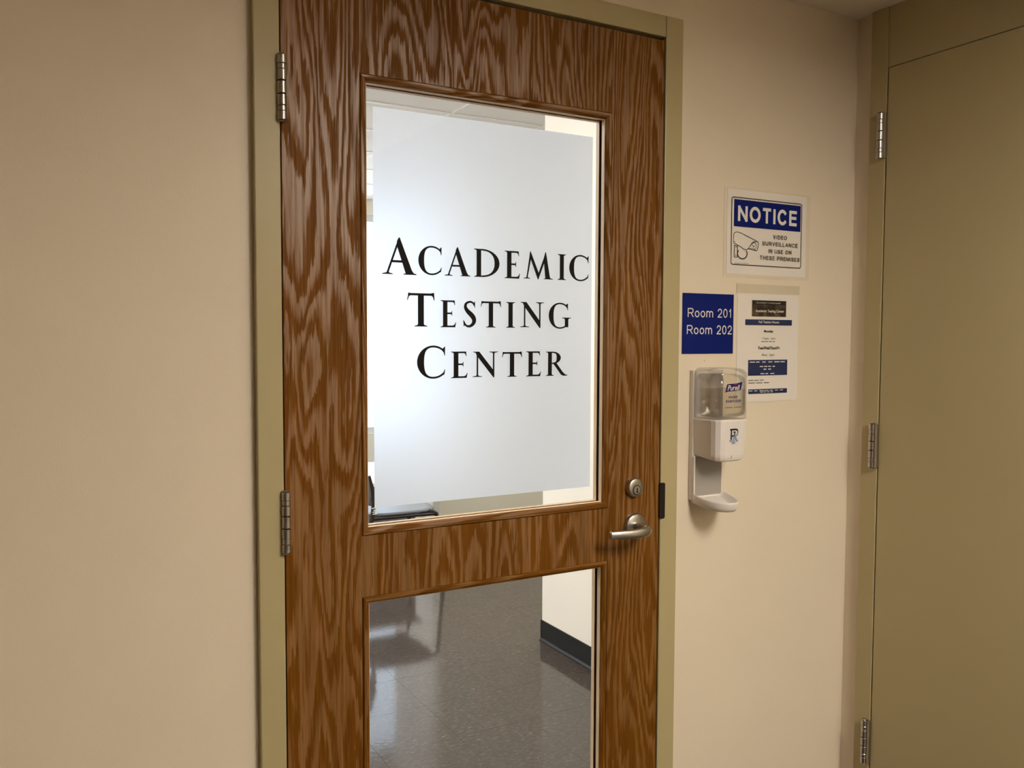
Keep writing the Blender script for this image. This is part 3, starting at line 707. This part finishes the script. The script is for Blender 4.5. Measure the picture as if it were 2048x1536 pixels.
# drilled hole left in the wall above the dispenser
MB().lathe((1.503, WY, Z(-.0585)), (0, -1, 0), [(.0024, -.002), (.0024, .0004)], 12).build('wall_anchor', M_tape, bpy.data.objects['wall_front'])

# ------------------------------------------------------------------ the room behind the glass
RZ = 2.74
o = box('wall_room_right', M_roomwall, 2.155, 2.29, WY+TH, 1.867, 0, 3.0); tag(o, 'bright cream wall beside the door inside the room', 'wall', kind='structure')
FY = 4.10
w = MB(); w.box(2.63, 6.0, FY, FY+.12, 0, 3.0); o = w.build('wall_room_far', M_farwall); tag(o, 'cream wall at the back of the room, shade put into its colour', 'wall', kind='structure')
o = box('wall_room_return', M_roomwall, 2.63, 2.75, FY+.12, 5.0, 0, 3.0); tag(o, 'white wall leading back to the window', 'wall', kind='structure')
o = box('wall_room_nook', M_roomwall, 3.9, 4.0, FY+.12, 6.1, 0, 3.0); tag(o, 'white wall closing the nook beside the window', 'wall', kind='structure')
WX0, WX1, WZ0, WZ1 = .30, 3.60, .55, 2.60
w = MB(); w.box(-3.1, WX0, 6.1, 6.25, 0, 3.0); w.box(WX1, 4.0, 6.1, 6.25, 0, 3.0); w.box(WX0, WX1, 6.1, 6.25, 0, WZ0); w.box(WX0, WX1, 6.1, 6.25, WZ1, 3.0)
o = w.build('wall_room_window', M_roomwall); tag(o, 'white wall holding the daylight window', 'wall', kind='structure')
o = box('wall_room_left', M_roomwall, -3.1, -3.0, WY+TH, 6.1, 0, 3.0); tag(o, 'white side wall of the room out of view', 'wall', kind='structure')
w = MB(); w.box(5.9, 6.0, WY+TH, FY, 0, 3.0); w.box(RX+.12, 6.0, WY, WY+TH, 0, 3.0); w.build('wall_room_side', M_roomwall); o = bpy.data.objects['wall_room_side']
tag(o, 'white end wall of the room past the corner', 'wall', kind='structure')
wn = empty('window_1', ((WX0+WX1)/2, 6.17, WZ0)); tag(wn, 'bright daylight window at the end of the room', 'window', kind='structure')
for a in ((WX0, WX0+.06, WZ0, WZ1), (WX1-.06, WX1, WZ0, WZ1), (WX0+.06, WX1-.06, WZ0, WZ0+.06), (WX0+.06, WX1-.06, WZ1-.06, WZ1), (1.92, 1.98, WZ0+.06, WZ1-.06)):
    box('window_frame', M_alu, a[0], a[1], 6.12, 6.20, a[2], a[3], wn)
for a in ((WX0+.06, 1.92), (1.98, WX1-.06)): box('window_pane', M_glass, a[0], a[1], 6.155, 6.161, WZ0+.06, WZ1-.06, wn)
bs = empty('baseboard_right', (2.15, 1, 0)); tag(bs, 'black rubber base along the cream room wall', 'baseboard', kind='structure')
box('base_strip', M_basebrd, 2.1495, 2.155, WY+TH, 1.8725, .012, .1, bs)
cv = MB(); pr = [(2.1495, .012), (2.1495, .016), (2.1470, .009), (2.1430, .004), (2.1405, .0005), (2.1495, .0005)]
cv.loft([[(x, WY+TH, z) for x, z in pr], [(x, 1.8725, z) for x, z in pr]], smooth=True); cv.build('cove_toe', M_basebrd, bs)
box('base_strip', M_basebrd, 2.1495, 2.29, 1.867, 1.8725, .012, .1, bs)
o = box('baseboard_far', M_basebrd, 2.63, 5.9, FY-.006, FY, 0, .1); tag(o, 'black rubber base under the shaded back wall', 'baseboard', kind='structure')

# floor: slab, and separate vinyl tiles where they are seen
fl_r = MB().box(-3.1, 6.0, WY+.05, 6.2, -.1, -.003).build('floor_room', M_floor); tag(fl_r, 'glossy brown speckled vinyl tile floor inside the room', 'floor', kind='structure')
T = .3048
tm = bpy.data.meshes.new('floor_tile'); b_ = MB().box(0, T-.0007, 0, T-.0007, -.0029, 0); tm.from_pydata(b_.v, [], b_.f); tm.materials.append(M_floor)
bm = bmesh.new(); bm.from_mesh(tm); bmesh.ops.recalc_face_normals(bm, faces=bm.faces); bm.to_mesh(tm); bm.free()
ox, oy = 1.05, 1.4500
def seen_x(yy): return .19*(yy+1.6576), .66*(yy+1.6576)
k0 = 0; ti = []
for j in range(-4, 15):
    for i in range(-14, 18):
        x = ox+i*T; yy = oy+j*T
        if x > 4.9 or x < -3: continue
        lo, hi = seen_x(yy+T)
        if x+T < lo-.35 or x > hi+.7: continue
        if yy < WY+.055+.02 or yy > 5.8: continue
        ti.append((x, yy))
for x, yy in ti[:300]:
    o = bpy.data.objects.new('floor_tile', tm); COL.objects.link(o); o.location = (x, yy, 0); o.parent = fl_r
used = set((round(x, 3), round(y_, 3)) for x, y_ in ti[:300])
rest = MB()
for j in range(-5, 16):
    for i in range(-14, 18):
        x = ox+i*T; yy = oy+j*T
        if (round(x, 3), round(yy, 3)) in used: continue
        a, b_, c_, d_ = max(x, -3.0), min(x+T-.0007, 5.9), max(yy, WY+.055), min(yy+T-.0007, 6.1)
        if b_-a < .02 or d_-c_ < .02: continue
        rest.box(a, b_, c_, d_, -.0029, 0)
o = rest.build('floor_tile_field', M_floor, fl_r); o['kind'] = 'stuff'

# ceiling: grid with separate tiles, lamps set into the grid
PT = .6096; gx, gy = 2.155, 2.885
slab = MB().box(-3.1, 6.0, WY, 6.25, RZ+.12, RZ+.2).build('ceiling_room', M_ceil); tag(slab, 'white suspended tile ceiling inside the room', 'ceiling', kind='structure')
tm = bpy.data.meshes.new('ceiling_tile'); b_ = MB().box(.006, PT-.006, .006, PT-.006, RZ+.004, RZ+.02); tm.from_pydata(b_.v, [], b_.f); tm.materials.append(M_tile)
bm = bmesh.new(); bm.from_mesh(tm); bmesh.ops.recalc_face_normals(bm, faces=bm.faces); bm.to_mesh(tm); bm.free()
RL = [(-3, -3), (-3, 0), (-3, 3), (-6, -3), (-6, 0), (-6, 3), (2, -1), (2, -3)]   # 2 x 4 ft lamps by grid cell (two cells along y)
lampcells = set(RL) | set((i, j+1) for i, j in RL)
i0, i1, j0, j1 = -9, 6, -5, 5
for i in range(i0, i1+1):
    for j in range(j0, j1+1):
        if (i, j) in lampcells: continue
        x, yy = gx+i*PT, gy+j*PT
        if x > 5.9 or x+PT < -3.1 or yy+PT < WY+TH or yy > 6.1: continue
        o = bpy.data.objects.new('ceiling_tile', tm); COL.objects.link(o); o.location = (x, yy, 0); o.parent = slab
for i in range(i0, i1+2):
    x = gx+i*PT; box('grid_bar', M_grid, x-.010, x+.010, WY+TH, 6.1, RZ-.001, RZ+.004, slab)
for j in range(j0, j1+2):
    yy = gy+j*PT
    if WY+TH < yy < 6.1: box('grid_bar', M_grid, -3.0, 5.9, yy-.010, yy+.010, RZ-.0014, RZ+.0036, slab)
names = ['nearest the door', 'in the middle of the left row', 'nearest the window', 'by the door in the outer row', 'in the middle of the outer row', 'by the window in the outer row', 'past the corner toward the back wall', 'past the corner near the entrance']
for (i, j), nm in zip(RL, names):
    x, yy = gx+i*PT, gy+j*PT
    lamp((x+.012, x+PT-.012, yy+.012, yy+2*PT-.012), RZ+.004, .05, M_rlamp, 'ceiling light inside the room with lens hung low to light the tiles, ' + nm, 'room ceiling lights', .06)

# low white table by the window end
dk_ = empty('low_table', (1.6, 4.2, 0)); tag(dk_, 'low white topped table with grey front behind the chair', 'table')
box('table_top', M_deskw, .75, 2.34, 3.74, 4.66, .475, .50, dk_, .003)
box('side_panel', M_deskd, .79, .82, 3.80, 4.60, 0, .475, dk_); box('side_panel', M_deskd, 2.28, 2.31, 3.80, 4.60, 0, .475, dk_)
box('front_panel', M_deskd, .82, 2.28, 3.80, 3.83, .06, .475, dk_)

# a stacking chair
def make_chair():
    r = empty('stacking_chair', (0, 0, 0), False)
    def curvedplate(name, wd, pts, th, bow):
        n = 10; fr = []; bk = []; mb = MB(); m_ = len(pts)
        for (yy, zz, k) in pts:
            for i in range(n+1):
                u = 2*i/n-1; ww = wd*k
                fr.append((u*ww/2, yy-bow*(1-u*u), zz)); bk.append((u*ww/2, yy-bow*(1-u*u)+th, zz-th*.3))
        q = [(j*(n+1)+i, j*(n+1)+i+1, (j+1)*(n+1)+i+1, (j+1)*(n+1)+i) for j in range(m_-1) for i in range(n)]
        mb.add(fr, q, True); mb.add(bk, [f[::-1] for f in q], True); o_ = len(fr)
        rim = list(range(n+1)) + [j*(n+1)+n for j in range(1, m_)] + [(m_-1)*(n+1)+i for i in range(n-1, -1, -1)] + [j*(n+1) for j in range(m_-2, 0, -1)]
        for k in range(len(rim)):
            a, b = rim[k], rim[(k+1) % len(rim)]; mb.add([fr[a], fr[b], bk[b], bk[a]], [(0, 1, 2, 3)])
        return mb.build(name, M_chair, r)
    curvedplate('backrest', .46, [(-.195, .50, .86), (-.215, .56, .97), (-.235, .66, 1.0), (-.255, .76, .98), (-.268, .815, .90), (-.272, .83, .80)], .012, .035)
    st_ = MB(); ring_ = lambda z, s: [(.23*s*math.copysign(abs(math.cos(t))**.45, math.cos(t)), .22*s*math.copysign(abs(math.sin(t))**.45, math.sin(t)), z) for t in [2*math.pi*k/36 for k in range(36)]]
    st_.loft([ring_(.436, .93), ring_(.440, .99), ring_(.450, 1.0), ring_(.456, .97), ring_(.452, .80)]); st_.build('seat', M_chair, r)
    for sx in (-1, 1):
        MB().tube(spline([(sx*.245, -.305, 0.), (sx*.235, -.25, .22), (sx*.225, -.205, .43), (sx*.222, -.195, .56), (sx*.218, -.222, .68)], 4), .0125, 10).build('leg', M_chairf, r)
        MB().tube(spline([(sx*.240, .235, 0.), (sx*.232, .215, .22), (sx*.222, .195, .425), (sx*.20, .10, .432)], 4), .0125, 10).build('leg', M_chairf, r)
        MB().tube([(sx*.222, .195, .425), (sx*.222, 0, .428), (sx*.224, -.20, .430)], .010, 8).build('seat_rail', M_chairf, r)
    return r
ch1 = make_chair(); ch1.location = (1.90, 3.20, 0); ch1.rotation_euler = (0, 0, math.radians(-90))
tag(ch1, 'grey stacking chair in the room behind the glass', 'chair')
